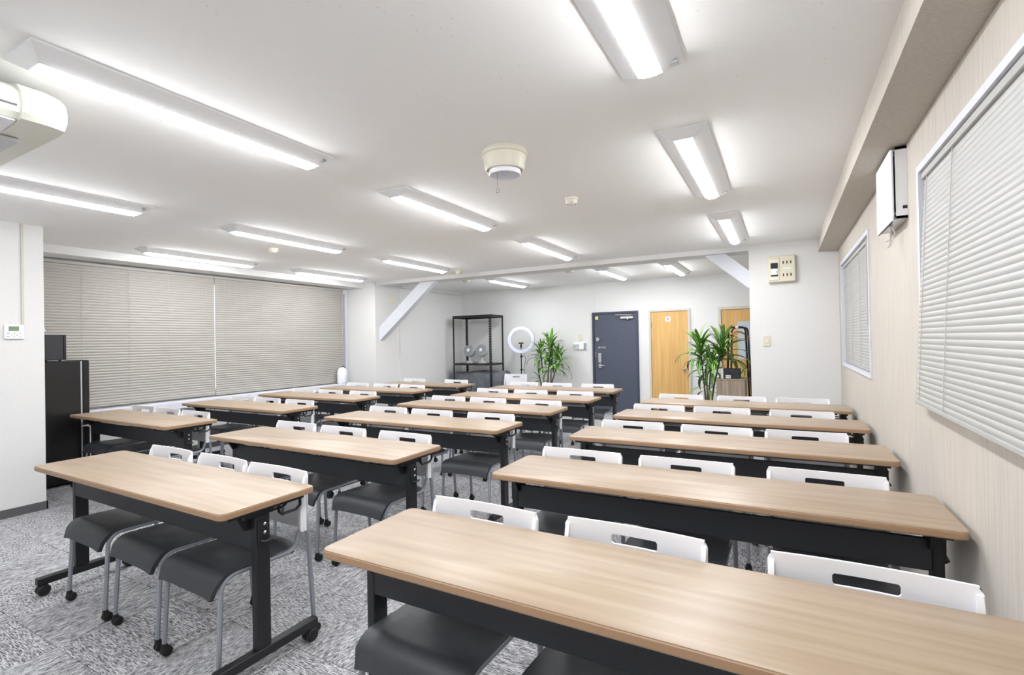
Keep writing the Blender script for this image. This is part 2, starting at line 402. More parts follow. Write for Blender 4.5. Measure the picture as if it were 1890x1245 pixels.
proto_t = make_table(1.8); tree_t = tree_of(proto_t)
ORD = ['first', 'second', 'third', 'fourth', 'fifth', 'sixth']
rows = {
    'wall': [(-1.303, 1.089, -.004), (-1.276, 2.088, .012), (-1.287, 3.12, .008), (-1.284, 4.107, 0), (-1.289, 5.04, .001)],
    'mid': [(-3.704, 1.154, -.012), (-3.701, 2.115, -.010), (-3.631, 3.088, .002), (-3.637, 4.056, .001), (-3.61, 4.981, 0), (-3.644, 5.967, 0)],
    'win': [(-6.232, 2.217, -.013), (-6.131, 3.21, -.005), (-6.18, 4.193, -.007), (-6.103, 5.132, 0)]}
CN = {'wall': 'column along the beige wall', 'mid': 'middle column', 'win': 'column along the greige blinds'}
CN2 = {'wall': 'column along beige wall', 'mid': 'middle column', 'win': 'column along greige blinds'}
first = True
for c, lst in rows.items():
    for i, (x, y, r) in enumerate(lst):
        t = proto_t if first else copy_tree(proto_t, tree_t); first = False
        t.location = (x, y, 0); t.rotation_euler.z = r
        t['label'] = 'oak-topped black folding table, %s from the front, %s' % (ORD[i], CN[c])
t6 = make_table(1.56); t6.location = (-5.745, 6.04, 0)
t6['label'] = 'shorter oak-topped folding table, fifth from the front, column along the greige blinds'

# ------------------------------------------------------------------ chairs (sitter faces -y)
def ccaster():
    mb = MB()
    for s in (-1, 1):
        mb.lathe([(.005, s*.002), (.020, s*.003), (.0225, s*.007), (.0215, s*.014), (.015, s*.018), (.004, s*.019)], 10, (0, .008, .0225), 'x')
    mb.lathe([(.012, .058), (.0135, .045), (.014, .036), (.010, .026)], 8, (0, 0, 0))
    return mb.mesh('caster', M['rubber'])
ME_CC = ccaster()
def make_chair():
    e = thing('classroom_chair', 'x', 'chair', (0, 0, 0), 0, 'white-backed chairs')
    # seat
    prof = [(.200, .438), (.16, .4425), (.08, .443), (0, .446), (-.08, .449), (-.14, .450)]
    for k in range(1, 8):
        a = k/7*math.radians(78); prof.append((-.14-.075*math.sin(a), .450-.075*(1-math.cos(a))))
    prof.append((-.222, .362))
    hw = .213; N = 10; top = []; bot = []
    for k, (y, z) in enumerate(prof):
        ta = prof[min(k+1, len(prof)-1)]; tb = prof[max(k-1, 0)]; ty, tz = ta[0]-tb[0], ta[1]-tb[1]; l = math.hypot(ty, tz); ny, nz = tz/l, -ty/l
        for i in range(N+1):
            u = (i/N*2-1); x = hw*u; e4 = u**6
            yy = y - (.045*e4+.012*u*u if k == 0 else .012*u*u*max(0, 1-k/2) if k < 2 else 0); zz = z-.010*e4 - (.004*(1-u*u) if 1 <= k <= 5 else 0)
            if k > 10: x *= 1-.02*(k-10)
            top.append((x, yy, zz)); bot.append((x*.985, yy-ny*-.0-.020*ny, zz-.020*nz))
    n = N+1; m_ = len(prof); fs = []
    off = len(top)
    for k in range(m_-1):
        for i in range(N):
            fs.append((k*n+i, k*n+i+1, (k+1)*n+i+1, (k+1)*n+i)); fs.append((off+k*n+i, off+(k+1)*n+i, off+(k+1)*n+i+1, off+k*n+i+1))
    ring = [i for i in range(n)]+[k*n+N for k in range(1, m_)]+[(m_-1)*n+i for i in range(N-1, -1, -1)]+[k*n for k in range(m_-2, 0, -1)]
    for a, b in zip(ring, ring[1:]+ring[:1]): fs.append((a, b, off+b, off+a))
    MB().add(top+bot, fs).build('seat', M['seat'], e, ang=50)
    # backrest with handle slot
    hb = .2275; sx, z0s, z1s = .074, .697, .730
    xs = [-hb, -.219, -.19, -.15, -.11, -sx, -sx+.005, -.03, 0, .03, sx-.005, sx, .11, .15, .19, .219, hb]
    zs = [.495, .505, .55, .60, .65, .685, z0s, z0s+.006, z1s-.006, z1s, .745, .757, .766]
    def P(x, z, o):
        u = x/hb; y = .213+.030*(1-u*u)+.06*(z-.50)*.35
        zz = z
        if z > .7: zz = z + (z-.7)/.066*(.006*u*u-.004)
        if z < .52: zz = z - (.52-z)/.025*(.010*(1-u*u))+.004*abs(u)
        return (x, y+o, zz)
    def adj(i, k):
        x, z = xs[i], zs[k]
        if i in (0, len(xs)-1) and k == len(zs)-1: x *= .955; z -= .003
        if i in (0, len(xs)-1) and k == len(zs)-2: z -= .006; x *= .99
        if i in (0, len(xs)-1) and k == 0: x *= .97
        return x, z
    hole = set()
    for i in range(len(xs)-1):
        for k in range(len(zs)-1):
            if -sx-1e-6 <= xs[i] and xs[i+1] <= sx+1e-6 and z0s-1e-6 <= zs[k] and zs[k+1] <= z1s+1e-6:
                corner = (xs[i] <= -sx+1e-6 or xs[i+1] >= sx-1e-6) and (zs[k] <= z0s+1e-6 or zs[k+1] >= z1s-1e-6)
                hole.add((i, k, corner))
    hs = {(i, k): c for i, k, c in hole}
    nx, nz = len(xs), len(zs); V = []; F = []
    for o in (-.0045, .0045):
        for k in range(nz):
            for i in range(nx):
                x, z = adj(i, k); V.append(P(x, z, o))
    O = nx*nz; edges = {}
    def face(ids):
        F.append(tuple(ids)); F.append(tuple(O+q for q in reversed(ids)))
        for a, b in zip(ids, ids[1:]+ids[:1]):
            if (b, a) in edges: del edges[(b, a)]
            else: edges[(a, b)] = 1
    for k in range(nz-1):
        for i in range(nx-1):
            q = [k*nx+i, k*nx+i+1, (k+1)*nx+i+1, (k+1)*nx+i]
            if (i, k) in hs:
                if hs[(i, k)]:
                    L_ = xs[i] < 0; Bt = zs[k] <= z0s+1e-6
                    # triangle kept in the outer corner: rounded slot end
                    keep = {(True, True): [q[0], q[1], q[3]], (False, True): [q[0], q[1], q[2]], (True, False): [q[0], q[2], q[3]], (False, False): [q[1], q[2], q[3]]}[(L_, Bt)]
                    face(keep)
                continue
            face(q)
    for (a, b) in edges: F.append((b, a, O+a, O+b))
    mb = MB().add(V, F)
    for s in (-1, 1):     # wrapped side flanges
        lp = []
        for z, d in ((.497, .028), (.51, .032), (.60, .032), (.68, .024), (.730, .012), (.748, .006)):
            x0, x1 = s*.2270, s*.2105; y1 = P(s*.2275, z, .0045)[1]; y0 = y1-d-.006
            lp.append([(x0, y0+.006, z), (s*.224, y0, z), (x1, y0, z), (x1, y1-.006, z), (s*.222, y1, z), (x0, y1-.003, z)])
        mb.stack(lp)
    mb.build('backrest', M['white'], e, ang=40)
    for s in (-1, 1):
        path = [(s*.212, -.196, .050), (s*.207, -.180, .365)]+arc((s*.206, -.118, .365), .062, pi, pi/2, 6, 'yz')+[(s*.206, .10, .424)]+arc((s*.208, .125, .474), .05, -pi/2, -.12, 5, 'yz')+[(s*.209, .193, .52), (s*.209, .206, .60)]
        lg = MB().tube(path, .0105, 8).build('leg', M['silver'], e)
        ob('caster', ME_CC, lg, (s*.212, -.196, 0))
        lg = MB().tube([(s*.222, .247, .050), (s*.2185, .225, .45), (s*.2175, .214, .52), (s*.2165, .214, .70)], .0112, 8).build('leg', M['silver'], e)
        ob('caster', ME_CC, lg, (s*.222, .247, 0))
    return e
proto_c = make_chair(); tree_c = tree_of(proto_c)
chairs = {
    'wall': [(-.99, -.44, .175), (-.975, -.435, .147), (-.97, -.41, .12), (-1.0, -.48, .115), (-.97, -.375, .154)],
    'mid': [(-3.22, -2.70, -2.215), (-3.345, -2.815, -2.24), (-3.295, -2.77, -2.155), (-3.30, -2.79, -2.15), (-3.27, -2.72, -2.15), (-3.33, -2.807, -2.21)],
    'win': [(-5.85, -5.36, -4.84), (-5.70, -5.245, -4.675), (-5.83, -5.31, -4.71), (-5.785, -5.21, -4.70)]}
POS = ['left', 'middle', 'right']
first = True
def put(x, y, rz, label):
    global first
    c = proto_c if first else copy_tree(proto_c, tree_c); first = False
    c.location = (x, y, 0); c.rotation_euler.z = rz; c['label'] = label
for c, lst in chairs.items():
    for i, xsr in enumerate(lst):
        x0, y0, r = rows[c][i]
        for k, x in enumerate(xsr):
            y = y0+Wt+(x-x0)*r-.185+R.uniform(-.012, .014)
            put(x, y, r+R.uniform(-.03, .03), 'white-backed chair, %s of three, %s table from front, %s' % (POS[k], ORD[i], CN2[c]))
put(-5.46, 6.04+Wt-.185+.05, .02, 'white-backed chair, left of two at the shorter fifth table by the blinds')
put(-4.615, 6.04+Wt-.185+.05, -.02, 'white-backed chair, right of two at the shorter fifth table by the blinds')
put(-4.29, 7.78, .03, 'spare white-backed chair standing alone before the ring light stand')
# ------------------------------------------------------------------ building steelwork
def brace(p0, p1, w, d, name):
    a, b = Vector(p0), Vector(p1); t = (b-a).normalized(); n = Vector((t.z, 0, -t.x)); Y = Vector((0, 1, 0)); th = .012
    if n.z > 0: n = -n                                   # n points to the lower side
    e = struct(ob(name, None, None, tuple(a)))
    def plate(nm, o0, o1, y0, y1):
        q = [(o0, y0), (o1, y0), (o1, y1), (o0, y1)]
        MB().stack([[tuple(n*o+Y*y) for o, y in q], [tuple(b-a+n*o+Y*y) for o, y in q]]).build(nm, M['brace'], e, smooth=False)
    plate('web', -w/2, w/2, 0, th); plate('lower_flange', w/2-th, w/2, th, d); plate('upper_flange', -w/2, -w/2+th, th, d)
brace((-6.30, 6.50, 1.435), (-5.00, 6.50, 2.455), .19, .11, 'ceiling_brace')
brace((-.29, 6.50, 2.00), (-.84, 6.50, 2.49), .16, .11, 'ceiling_brace')

# ------------------------------------------------------------------ doors
def door(name, x0, x1, z1, fm, lm, fw_=.035):
    e = struct(ob(name, None, None, ((x0+x1)/2, YB, 0))); h = (x1-x0)/2
    mb = MB().box(-h, -.03, 0, -h+fw_, .02, z1).box(h-fw_, -.03, 0, h, .02, z1).box(-h+fw_, -.03, z1-fw_, h-fw_, .02, z1)
    mb.build('door_frame', fm, e, smooth=False)
    lf = MB().bbox(-h+fw_+.003, -.012, .01, h-fw_-.003, .012, z1-fw_-.003, .002).build('door_leaf', lm, e)
    return e, lf
def on(lf, name, m, mb): return mb.build(name, m, lf)
e1, lf = door('door_1', -3.161, -2.289, 1.875, M['navyf'], M['navy']); c0 = -2.725
def fx(x): return x-c0
on(lf, 'thumb_turn', M['chrome'], MB().bbox(fx(-3.085), -.04, 1.33, fx(-3.03), -.012, 1.405, .004).bbox(fx(-3.05), -.055, 1.36, fx(-3.005), -.035, 1.378, .003))
on(lf, 'letter_slot', M['chrome'], MB().bbox(fx(-3.05), -.022, 1.19, fx(-2.91), -.012, 1.232, .004))
on(lf, 'slot_opening', M['dark'], B(fx(-3.03), -.0235, 1.203, fx(-2.93), -.0215, 1.217))
on(lf, 'lock_case', M['chrome'], MB().bbox(fx(-3.05), -.045, .93, fx(-2.985), -.012, 1.115, .006))
on(lf, 'lever_handle', M['chrome'], MB().bbox(fx(-3.05), -.03, .83, fx(-2.985), -.012, .915, .004).tube([(fx(-3.02), -.02, .872), (fx(-3.02), -.06, .872), (fx(-2.92), -.062, .876)], .011, 8))
on(lf, 'peephole', M['dark'], MB().lathe([(.010, -.018), (.010, -.010)], 10, (fx(-2.693), 0, 1.371), 'y'))
on(lf, 'closer_body', M['chrome'], MB().bbox(fx(-2.61), -.06, 1.735, fx(-2.37), -.012, 1.78, .005).lathe([(.022, -.03), (.022, .03)], 12, (fx(-2.475), -.04, 1.752)))
on(lf, 'closer_arm', M['chrome'], MB().tube([(fx(-2.475), -.045, 1.785), (fx(-2.40), -.055, 1.80), (fx(-2.70), -.06, 1.815)], .010, 6))
on(lf, 'chain_guard', M['hook'], MB().bbox(fx(-3.085), -.03, 1.735, fx(-3.04), -.012, 1.80, .003).bbox(fx(-3.10), -.028, 1.745, fx(-3.088), -.012, 1.79, .002))
on(lf, 'edge_latch', M['chrome'], MB().bbox(fx(-3.107), -.016, 1.02, fx(-3.097), -.012, 1.14, .001))
e2, lf = door('door_2', -2.10, -1.395, 1.875, M['frame'], M['doorw']); c0 = -1.7475
on(lf, 'door_knob', M['chrome'], MB().lathe([(.026, -.014), (.024, -.02), (.010, -.026), (.010, -.045), (.024, -.055), (.027, -.07), (.020, -.082), (.004, -.085)], 14, (fx(-1.501), 0, .826), 'y'))
on(lf, 'hinge', M['grey'], MB().bbox(fx(-2.062), -.018, 1.545, fx(-2.045), -.010, 1.655, .002))
sg = on(lf, 'toilet_sign', M['paper'], MB().bbox(fx(-1.81), -.016, 1.66, fx(-1.725), -.011, 1.745, .001))
B(fx(-1.785), -.0172, 1.685, fx(-1.752), -.016, 1.722).build('sign_mark', M['grey'], sg, smooth=False)
e3, lf = door('door_3', -.945, -.15, 1.872, M['frame'], M['doorw'], .045); c0 = -.5475
on(lf, 'glass_bead', M['doorw'], MB().box(fx(-.675), -.018, .98, fx(-.655), -.012, 1.645).box(fx(-.445), -.018, .98, fx(-.425), -.012, 1.645).box(fx(-.655), -.018, 1.625, fx(-.445), -.012, 1.645).box(fx(-.655), -.018, .98, fx(-.445), -.012, 1.0))
on(lf, 'frosted_pane', M['frost'], B(fx(-.655), -.0145, 1.0, fx(-.445), -.0122, 1.625))

# ------------------------------------------------------------------ wall fittings
def plate(label, loc, n, w, h, name='light_switch', cat='switch', m='creamd', d=.010):
    # n: 'y' plate on a wall facing -y, 'x' plate on a wall facing +x
    e = thing(name, label, cat, loc)
    f = (lambda a, b, c: (a, -b, c)) if n == 'y' else (lambda a, b, c: (b, a, c))
    def bx_(x0, y0, z0, x1, y1, z1, b):
        mb = MB().bbox(x0, y0, z0, x1, y1, z1, b); mb.v = [f(*v) for v in mb.v]; return mb
    bx_(-w/2, 0, -h/2, w/2, d, h/2, .003).build('cover_plate', M[m], e)
    return e, bx_
e, bx_ = plate('cream wall switch on the right white pier', (-.163, 6.42, 1.312), 'y', .075, .12)
bx_(-.012, .010, -.018, .012, .016, .018, .003).build('rocker', M['cream'], e)
e, bx_ = plate('cream wall switch above the intercom panel left of the navy door', (-3.41, YB, 1.402), 'y', .075, .125)
for z in (-.03, 0, .03): bx_(-.016, .010, z-.011, .016, .014, z+.011, .002).build('rocker', M['cream'], e)
e, bx_ = plate('cream blank box high on the left wall behind the left brace', (-6.17, 6.83, 2.165), 'x', .13, .15, 'junction_box', 'wall box', 'cream', .018)
bx_(.02, .018, -.045, .035, .022, -.02, .002).build('knob', M['creamd'], e)
# intercom panel
e = thing('intercom_panel', 'white intercom panel with grey keypad left of the navy door', 'intercom', (-3.415, YB, 1.245))
MB().bbox(-.135, -.035, -.065, .135, 0, .068, .005).build('body', M['white'], e)
MB().bbox(-.125, -.040, -.045, -.015, -.034, .03, .002).build('display', M['grey'], e)
for i in range(3):
    for k in range(2): MB().bbox(-.11+.032*i, -.0425, -.03+.028*k, -.088+.032*i, -.0395, -.012+.028*k, .001).build('key', M['paper'], e)
MB().bbox(.085, -.042, -.062, .132, -.034, .06, .003).build('handset_cradle', M['grey'], e)
# breaker box
e = thing('breaker_box', 'beige breaker box with dark breaker and slots on the right pier', 'breaker box', (.004, 6.42, 2.123))
bd = MB().bbox(-.136, -.06, -.148, .136, 0, .15, .008).build('case', M['creamd'], e)
MB().bbox(-.122, -.066, -.125, -.02, -.058, .12, .003).build('breaker_frame', M['cream'], e)
MB().bbox(-.108, -.072, -.082, -.036, -.064, .07, .002).build('breaker', M['dark'], e)
MB().bbox(-.106, -.074, -.065, -.038, -.071, .005, .001).build('breaker_label', M['paper'], e)
MB().bbox(-.053, -.077, -.038, -.044, -.073, -.028, .001).build('test_button', M['dark'], e)
MB().bbox(.01, -.0625, -.008, .095, -.0595, .012, .001).build('name_strip', M['paper'], e)
for x in (.018, .055, .092):
    for z in (.07, -.07): MB().bbox(x-.006, -.0615, z-.016, x+.006, -.0595, z+.016, .0005).build('fuse_slot', M['dark'], e)
# air-conditioner remote with conduit
e = thing('remote_controller', 'white air conditioner remote with green display on the near-left pier', 'remote', (XP, 1.635, 1.52))
MB().bbox(0, -.062, -.06, .018, .062, .06, .004).build('body', M['white'], e)
MB().bbox(.0175, -.035, .008, .0195, .028, .046, .0005).build('display', M['lcd'], e)
for y, z in ((-.042, -.012), (-.032, -.012), (-.042, -.038), (-.032, -.038), (.0, -.012), (.0, -.04), (-.014, -.026), (.014, -.026), (.036, -.012), (.036, -.038)):
    MB().bbox(.0175, y-.004, z-.003, .0195, y+.004, z+.003, .0005).build('button', M['grey'], e)
tag(MB().bbox(XP, 1.682, 1.58, XP+.012, 1.698, ZC, .002).build('cable_conduit', M['frame']), 'thin pale cable conduit running from remote to ceiling', 'conduit')
# exhaust fan on the beige wall
e = thing('exhaust_fan', 'white louvred exhaust fan with pull cords on the beige wall', 'exhaust fan', (XR, 3.24, 2.10))
mb = MB(); y0, y1, z0, z1 = -.21, .21, -.17, .178
mb.box(-.045, y0, z0, 0, y0+.012, z1).box(-.045, y1-.012, z0, 0, y1, z1).box(-.045, y0, z0, 0, y1, z0+.012).box(-.045, y0, z1-.012, 0, y1, z1); mb.build('case', M['lampw'], e, smooth=False)
MB().bbox(-.066, y0+.005, z0-.012, -.052, y1-.01, z1-.005, .005).build('front_cover', M['white'], e)
B(-.030, y0+.012, z0+.012, -.026, y1-.012, z1-.012).build('shutter_plate', M['fanw'], e, smooth=False)
for k in range(4):
    a = k*pi/2+.4
    mb = MB().add([(-.03, .03*math.cos(a), .03*math.sin(a)), (-.016, .15*math.cos(a-.3), .15*math.sin(a-.3)), (-.036, .15*math.cos(a+.4), .15*math.sin(a+.4)), (-.034, .03*math.cos(a+.5), .03*math.sin(a+.5))], [(0, 1, 2, 3)])
    mb.build('fan_blade', M['grey'], e)
MB().lathe([(.03, -.045), (.03, -.012)], 14, (0, 0, 0), 'x').build('hub', M['fanw'], e)
for y in (y0+.03, y1-.04):
    for z in (z0+.03, z1-.03): MB().tube([(-.055, y, z), (-.035, y, z)], .006, 6).build('cover_stud', M['fanw'], e)
B(-.02, y0-.001, z0+.045, -.002, y0+.004, z0+.06).build('side_slot', M['dark'], e, smooth=False)
for k, (y, l) in enumerate(((-.06, .10), (-.045, .12), (-.03, .085), (-.075, .125))):
    MB().tube([(-.045, y, z0+.005), (-.05+.006*k, y-.006, z0-.05), (-.05, y+.004, z0-l*.9), (-.055-.004*k, y-.012, z0-l)], .0028, 5).build('pull_cord', M['cordw'], e)

# ------------------------------------------------------------------ ceiling fittings
e = thing('pull_cord_light', 'round cream ceiling fixture with white rim and pull cord', 'ceiling fixture', (-1.345, 2.42, ZC))
MB().lathe([(.118, 0), (.122, -.012), (.130, -.018), (.130, -.030), (.120, -.036), (.112, -.095), (.106, -.112), (.100, -.115), (.096, -.105), (.096, -.05)], 32).build('bowl', M['cream'], e)
MB().lathe([(.090, -.07), (.090, -.135), (.087, -.140), (.083, -.136), (.080, -.10), (.02, -.092)], 32).build('rim', M['white'], e)
MB().lathe([(.010, -.09), (.013, -.10), (.022, -.118), (.024, -.128), (.018, -.140), (.004, -.145)], 14, (0, 0, .008)).build('bulb', M['ring'], e)
MB().tube([(-.03, -.03, -.11), (-.03, -.03, -.215)], .0016, 5).build('pull_cord', M['grey'], e)
mb = MB(); loops = []
for k in range(14):
    a = 2*pi*k/14; c = Vector((-.03+.010*math.cos(a), -.03, -.226+.010*math.sin(a))); rd = Vector((math.cos(a), 0, math.sin(a)))
    loops.append([tuple(c+.0022*(math.cos(b)*rd+math.sin(b)*Vector((0, 1, 0)))) for b in [2*pi*j/6 for j in range(6)]])
mb.stack(loops+[loops[0]], False, False).build('pull_ring', M['grey'], e)
def detector(label, x, y, r=.05, h=.045):
    e = thing('smoke_detector', label, 'detector', (x, y, ZC), 0, 'ceiling detectors')
    MB().lathe([(r, 0), (r, -.35*h), (r*.9, -.4*h), (r*.86, -.8*h), (r*.75, -h), (r*.7, -.9*h)], 20).build('body', M['cream'], e)
    MB().lathe([(r*.55, -.8*h), (r*.45, -1.08*h), (.003, -1.1*h)], 16).build('sensor_cap', M['cream'], e)
detector('small round cream detector right of the pull-cord fixture', -1.372, 3.49)
detector('small round cream detector between strip lights over the greige blinds', -4.88, 3.53)
detector('small round cream detector beside the left end of the beam', -4.20, 6.10, .055, .05)
detector('flat round cream detector on the ceiling beyond the beam', -2.86, 7.12, .075, .03)
detector('flat round cream detector beyond the beam near the left brace', -4.78, 7.15, .07, .03)

# air conditioner hung under the ceiling
e = thing('air_conditioner', 'ivory ceiling-hung air conditioner at the top left edge', 'air conditioner', (-2.885, .18, 2.2))
sec = [(-.55, .205), (.10, .21), (.22, .205), (.31, .185), (.362, .145), (.378, .10), (.372, .065), (.35, .045), (.30, .035), (-.55, .03)]
def off(s, dx, dz, k): return [((x+.08)*k-.08+dx, (z-.12)*k+.12+dz) for x, z in s]
loops = []
for y, k in ((-.85, 1), (.66, 1), (.70, .985), (.715, .95)): loops.append([(x, y, z) for x, z in off(sec, 0, 0, k)])
MB().stack(loops).build('casing', M['acw'], e, ang=30)
MB().stack([[(x, y, z) for x, z in off(sec, .012, 0, 1.03)] for y in (.58, .665)]+[[(x, .72, z) for x, z in off(sec, .010, 0, .98)]]).build('end_cap', M['acw'], e, ang=30)
MB().stack([[(.20, y, .028), (.352, y, .040), (.356, y, .034), (.20, y, .018)] for y in (-.83, .57)]).build('louver', M['white'], e)
MB().stack([[(.368, y, .088), (.382, y, .096), (.384, y, .090), (.370, y, .080)] for y in (-.83, .57)]).build('trim_line', M['grey'], e)
MB().bbox(-.52, -.80, .012, .17, .64, .03, .004).build('intake_grille', M['fanw'], e)
for y in (-.6, .45): MB().tube([(-.3, y, .19), (-.3, y, .23)], .012, 6).build('hanger_bolt', M['chrome'], e)

# ------------------------------------------------------------------ fridge corner
e = thing('refrigerator', 'black two-door refrigerator beside the greige blind', 'refrigerator', (-6.55, 2.11, 0))
MB().bbox(-.22, -.25, .03, .22, .245, 1.25, .006).build('cabinet', M['blackgloss'], e)
MB().bbox(-.21, .245, .04, .208, .262, 1.245, .003).build('door_gasket', M['rackbar'], e)
for z0_, z1_ in ((.035, .565), (.59, 1.255)):
    d = MB().bbox(-.22, .262, z0_, .22, .318, z1_, .008).build('door', M['blackgloss'], e)
MB().bbox(-.05, .25, .572, .225, .315, .583, .002).build('hinge', M['rackbar'], e)
for x in (-.19, .19):
    for y in (-.2, .22): MB().lathe([(.018, 0), (.018, .032)], 8, (x, y, 0)).build('foot', M['rubber'], e)
e = thing('microwave_oven', 'black microwave oven on top of the refrigerator', 'microwave', (-6.56, 2.04, 1.25))
MB().bbox(-.20, -.19, .012, .20, .19, .265, .006).build('case', M['panel'], e)
MB().bbox(-.20, .19, .012, .20, .212, .265, .004).build('door', M['blackgloss'], e)
for y in (-.02, -.075): MB().bbox(.1985, y, .055, .2015, y+.028, .13, .0005).build('side_vent', M['dark'], e)
for x in (-.17, .17):
    for y in (-.15, .17): MB().lathe([(.012, 0), (.012, .014)], 8, (x, y, 0)).build('foot', M['rubber'], e)
e = thing('white_lidded_pot', 'white domed pot on the microwave, peeking past the near-left pier', 'pot', (-6.52, 2.02, 1.515))
MB().lathe([(.06, 0), (.07, .012), (.07, .03)], 16).build('base', M['dark'], e)
MB().lathe([(.085, .03), (.118, .038), (.118, .05), (.112, .062), (.10, .10), (.075, .15), (.05, .19), (.03, .22), (.003, .225)], 20).build('dome', M['white'], e)

# white bundle on the window ledge
e = thing('white_bag', 'white rounded bag with dark handle on the window ledge', 'bag', (-6.69, 6.12, .69))
loops = []
for k, (r, z) in enumerate(((.075, 0), (.09, .02), (.088, .10), (.092, .17), (.085, .22), (.07, .255), (.04, .275), (.004, .28))):
    loops.append([(r*.75*math.cos(a)*(1+.06*math.sin(5*a+k)), r*math.sin(a)*(1+.06*math.cos(4*a+k)), z) for a in [2*pi*j/16 for j in range(16)]])
MB().stack(loops).build('bag_body', M['white'], e, ang=60)
MB().tube([(0, .055*math.cos(a)+.02, .245+.055*math.sin(a)) for a in [pi*.02+pi*.75*k/8 for k in range(9)]], .006, 6).build('handle', M['cable'], e)

# ------------------------------------------------------------------ steel shelf with fans and tarpaulin
e = thing('shelf_rack', 'black perforated steel shelf rack in the far left corner', 'shelf', (-5.48, 8.605, 0))
hx, hy = .45, .255
def post(sx, sy):
    mb = MB(); t = .003; w = .036
    def strip(ax):
        def bx2(a0, a1, z0, z1):
            if ax == 'x': x0, x1 = sorted((sx*(hx-a0), sx*(hx-a1))); y0, y1 = sorted((sy*hy, sy*(hy-t)))
            else: y0, y1 = sorted((sy*(hy-a0), sy*(hy-a1))); x0, x1 = sorted((sx*hx, sx*(hx-t)))
            mb.box(x0, y0, z0, x1, y1, z1)
        bx2(0, .013, 0, 1.90); bx2(.023, w, 0, 1.90); z = 0
        while z < 1.88: bx2(.013, .023, z, min(1.90, z+.030)); z += .05
    strip('x'); strip('y'); return mb
for sx in (-1, 1):
    for sy in (-1, 1): post(sx, sy).build('post', M['black'], e, smooth=False)
for z, h in ((1.845, .055), (.895, .035)):
    mb = MB().box(-hx+.004, -hy+.004, z+h-.006, hx-.004, hy-.004, z+h-.002)
    for s in (-1, 1): mb.box(-hx+.004, s*hy-.002 if s > 0 else -hy, z, hx-.004, s*hy if s > 0 else -hy+.002, z+h); mb.box(s*hx-.002 if s > 0 else -hx, -hy+.004, z, s*hx if s > 0 else -hx+.002, hy-.004, z+h)
    mb.build('shelf', M['black'], e, smooth=False)
    for sx in (-1, 1):
        for k in (.012, .026): MB().lathe([(.006, 0), (.006, -.004)], 8, (sx*(hx-k), -hy, z+h*.5), 'y').build('bolt', M['chrome'], e)
def circ(label, x, y, yaw, pitch):
    e = thing('circulator_fan', label, 'fan', (x, y, .9285), yaw, 'circulator fans on the shelf')
    MB().stack([rrect(-.085, -.08, .085, .08, .04, 0), rrect(-.09, -.085, .09, .085, .04, .012), rrect(-.088, -.083, .088, .083, .04, .04), rrect(-.07, -.065, .07, .065, .035, .05)]).build('base', M['fanw'], e)
    MB().lathe([(.005, 0), (.012, -.002)], 10, (-.05, -.083, .026), 'y').build('dial', M['dark'], e)
    MB().tube([(0, .01, .045), (0, .015, .10), (0, .03, .15)], [.028, .022, .03], 10).build('neck', M['fanw'], e)
    hm = Matrix.Translation((0, .02, .245)) @ Matrix.Rotation(-pitch, 4, 'X')
    MB().lathe([(.118, -.075), (.123, -.065), (.123, -.03), (.118, .0), (.10, .06), (.07, .10), (.03, .115), (.003, .118)], 24, axis='y').xf(hm).build('drum', M['fanw'], e)
    g = MB()
    for r in (.112, .092, .072, .052): 
        lp = []
        for k in range(24):
            a = 2*pi*k/24; c = Vector((r*math.sin(a), -.078-.012*(1-(r/.115)**2), r*math.cos(a))); rd = Vector((math.sin(a), 0, math.cos(a)))
            lp.append([tuple(c+.0035*(math.cos(b)*rd+math.sin(b)*Vector((0, 1, 0)))) for b in (0, pi/2, pi, 3*pi/2)])
        g.stack(lp+[lp[0]], False, False)
    for k in range(16):
        a = 2*pi*k/16; g.tube([(.03*math.sin(a), -.088, .03*math.cos(a)), (.115*math.sin(a+.5), -.077, .115*math.cos(a+.5))], .0028, 4)
    g.xf(hm).build('grille', M['grey'], e)
    MB().lathe([(.036, -.082), (.034, -.094), (.004, -.096)], 18, axis='y').xf(hm).build('hub_cap', M['white'], e)
    MB().lathe([(.11, -.05), (.03, -.052)], 18, axis='y').xf(hm).build('blade_disc', M['grey'], e)
circ('pale grey circulator fan on the shelf rack, the left one', -5.66, 8.56, math.radians(4), math.radians(16))
circ('pale grey circulator fan on the shelf rack, the right one', -5.365, 8.56, math.radians(8), math.radians(20))
# tarpaulin-covered load
mb = MB(); loops = []; nn = 56
def tp(s):
    # rounded rectangle path parameter
    pts = rrect(-6.09, 8.40, -4.82, 8.80, .06, 0, 3); P_ = [Vector(p) for p in pts]; P_.append(P_[0]); seg = [(P_[i+1]-P_[i]).length for i in range(len(P_)-1)]; tot = sum(seg); d = s*tot
    for i, q in enumerate(seg):
        if d <= q: return P_[i].lerp(P_[i+1], d/q if q else 0)
        d -= q
    return P_[-1]
cen = Vector((-5.45, 8.6, 0))
for k, (z, inset) in enumerate(((.004, -.015), (.12, -.01), (.28, 0), (.44, .004), (.58, .0), (.68, .012), (.72, .04), (.735, .10), (.738, .16))):
    lp = []
    for j in range(nn):
        p = tp(j/nn); d = (p-cen); d.z = 0; r = d.normalized()
        w = .016*math.sin(j*1.7+z*5)+.012*math.sin(j*.9-z*9)
        q = p - Vector((max(-1, min(1, d.x/.5)), max(-1, min(1, d.y/.18)), 0))*inset + r*w*(1 if z < .7 else .3)
        zz = z + (.05*(q.x+6.09)/1.27 if z > .5 else 0) + (.012*math.sin(q.x*9)+.010*math.sin(q.x*23) if z > .6 else 0)
        lp.append((q.x, max(8.392, min(8.818, q.y)), max(0, zz)))
    loops.append(lp)
o = MB().stack(loops).build('covered_stack', M['tarp'], ang=28)
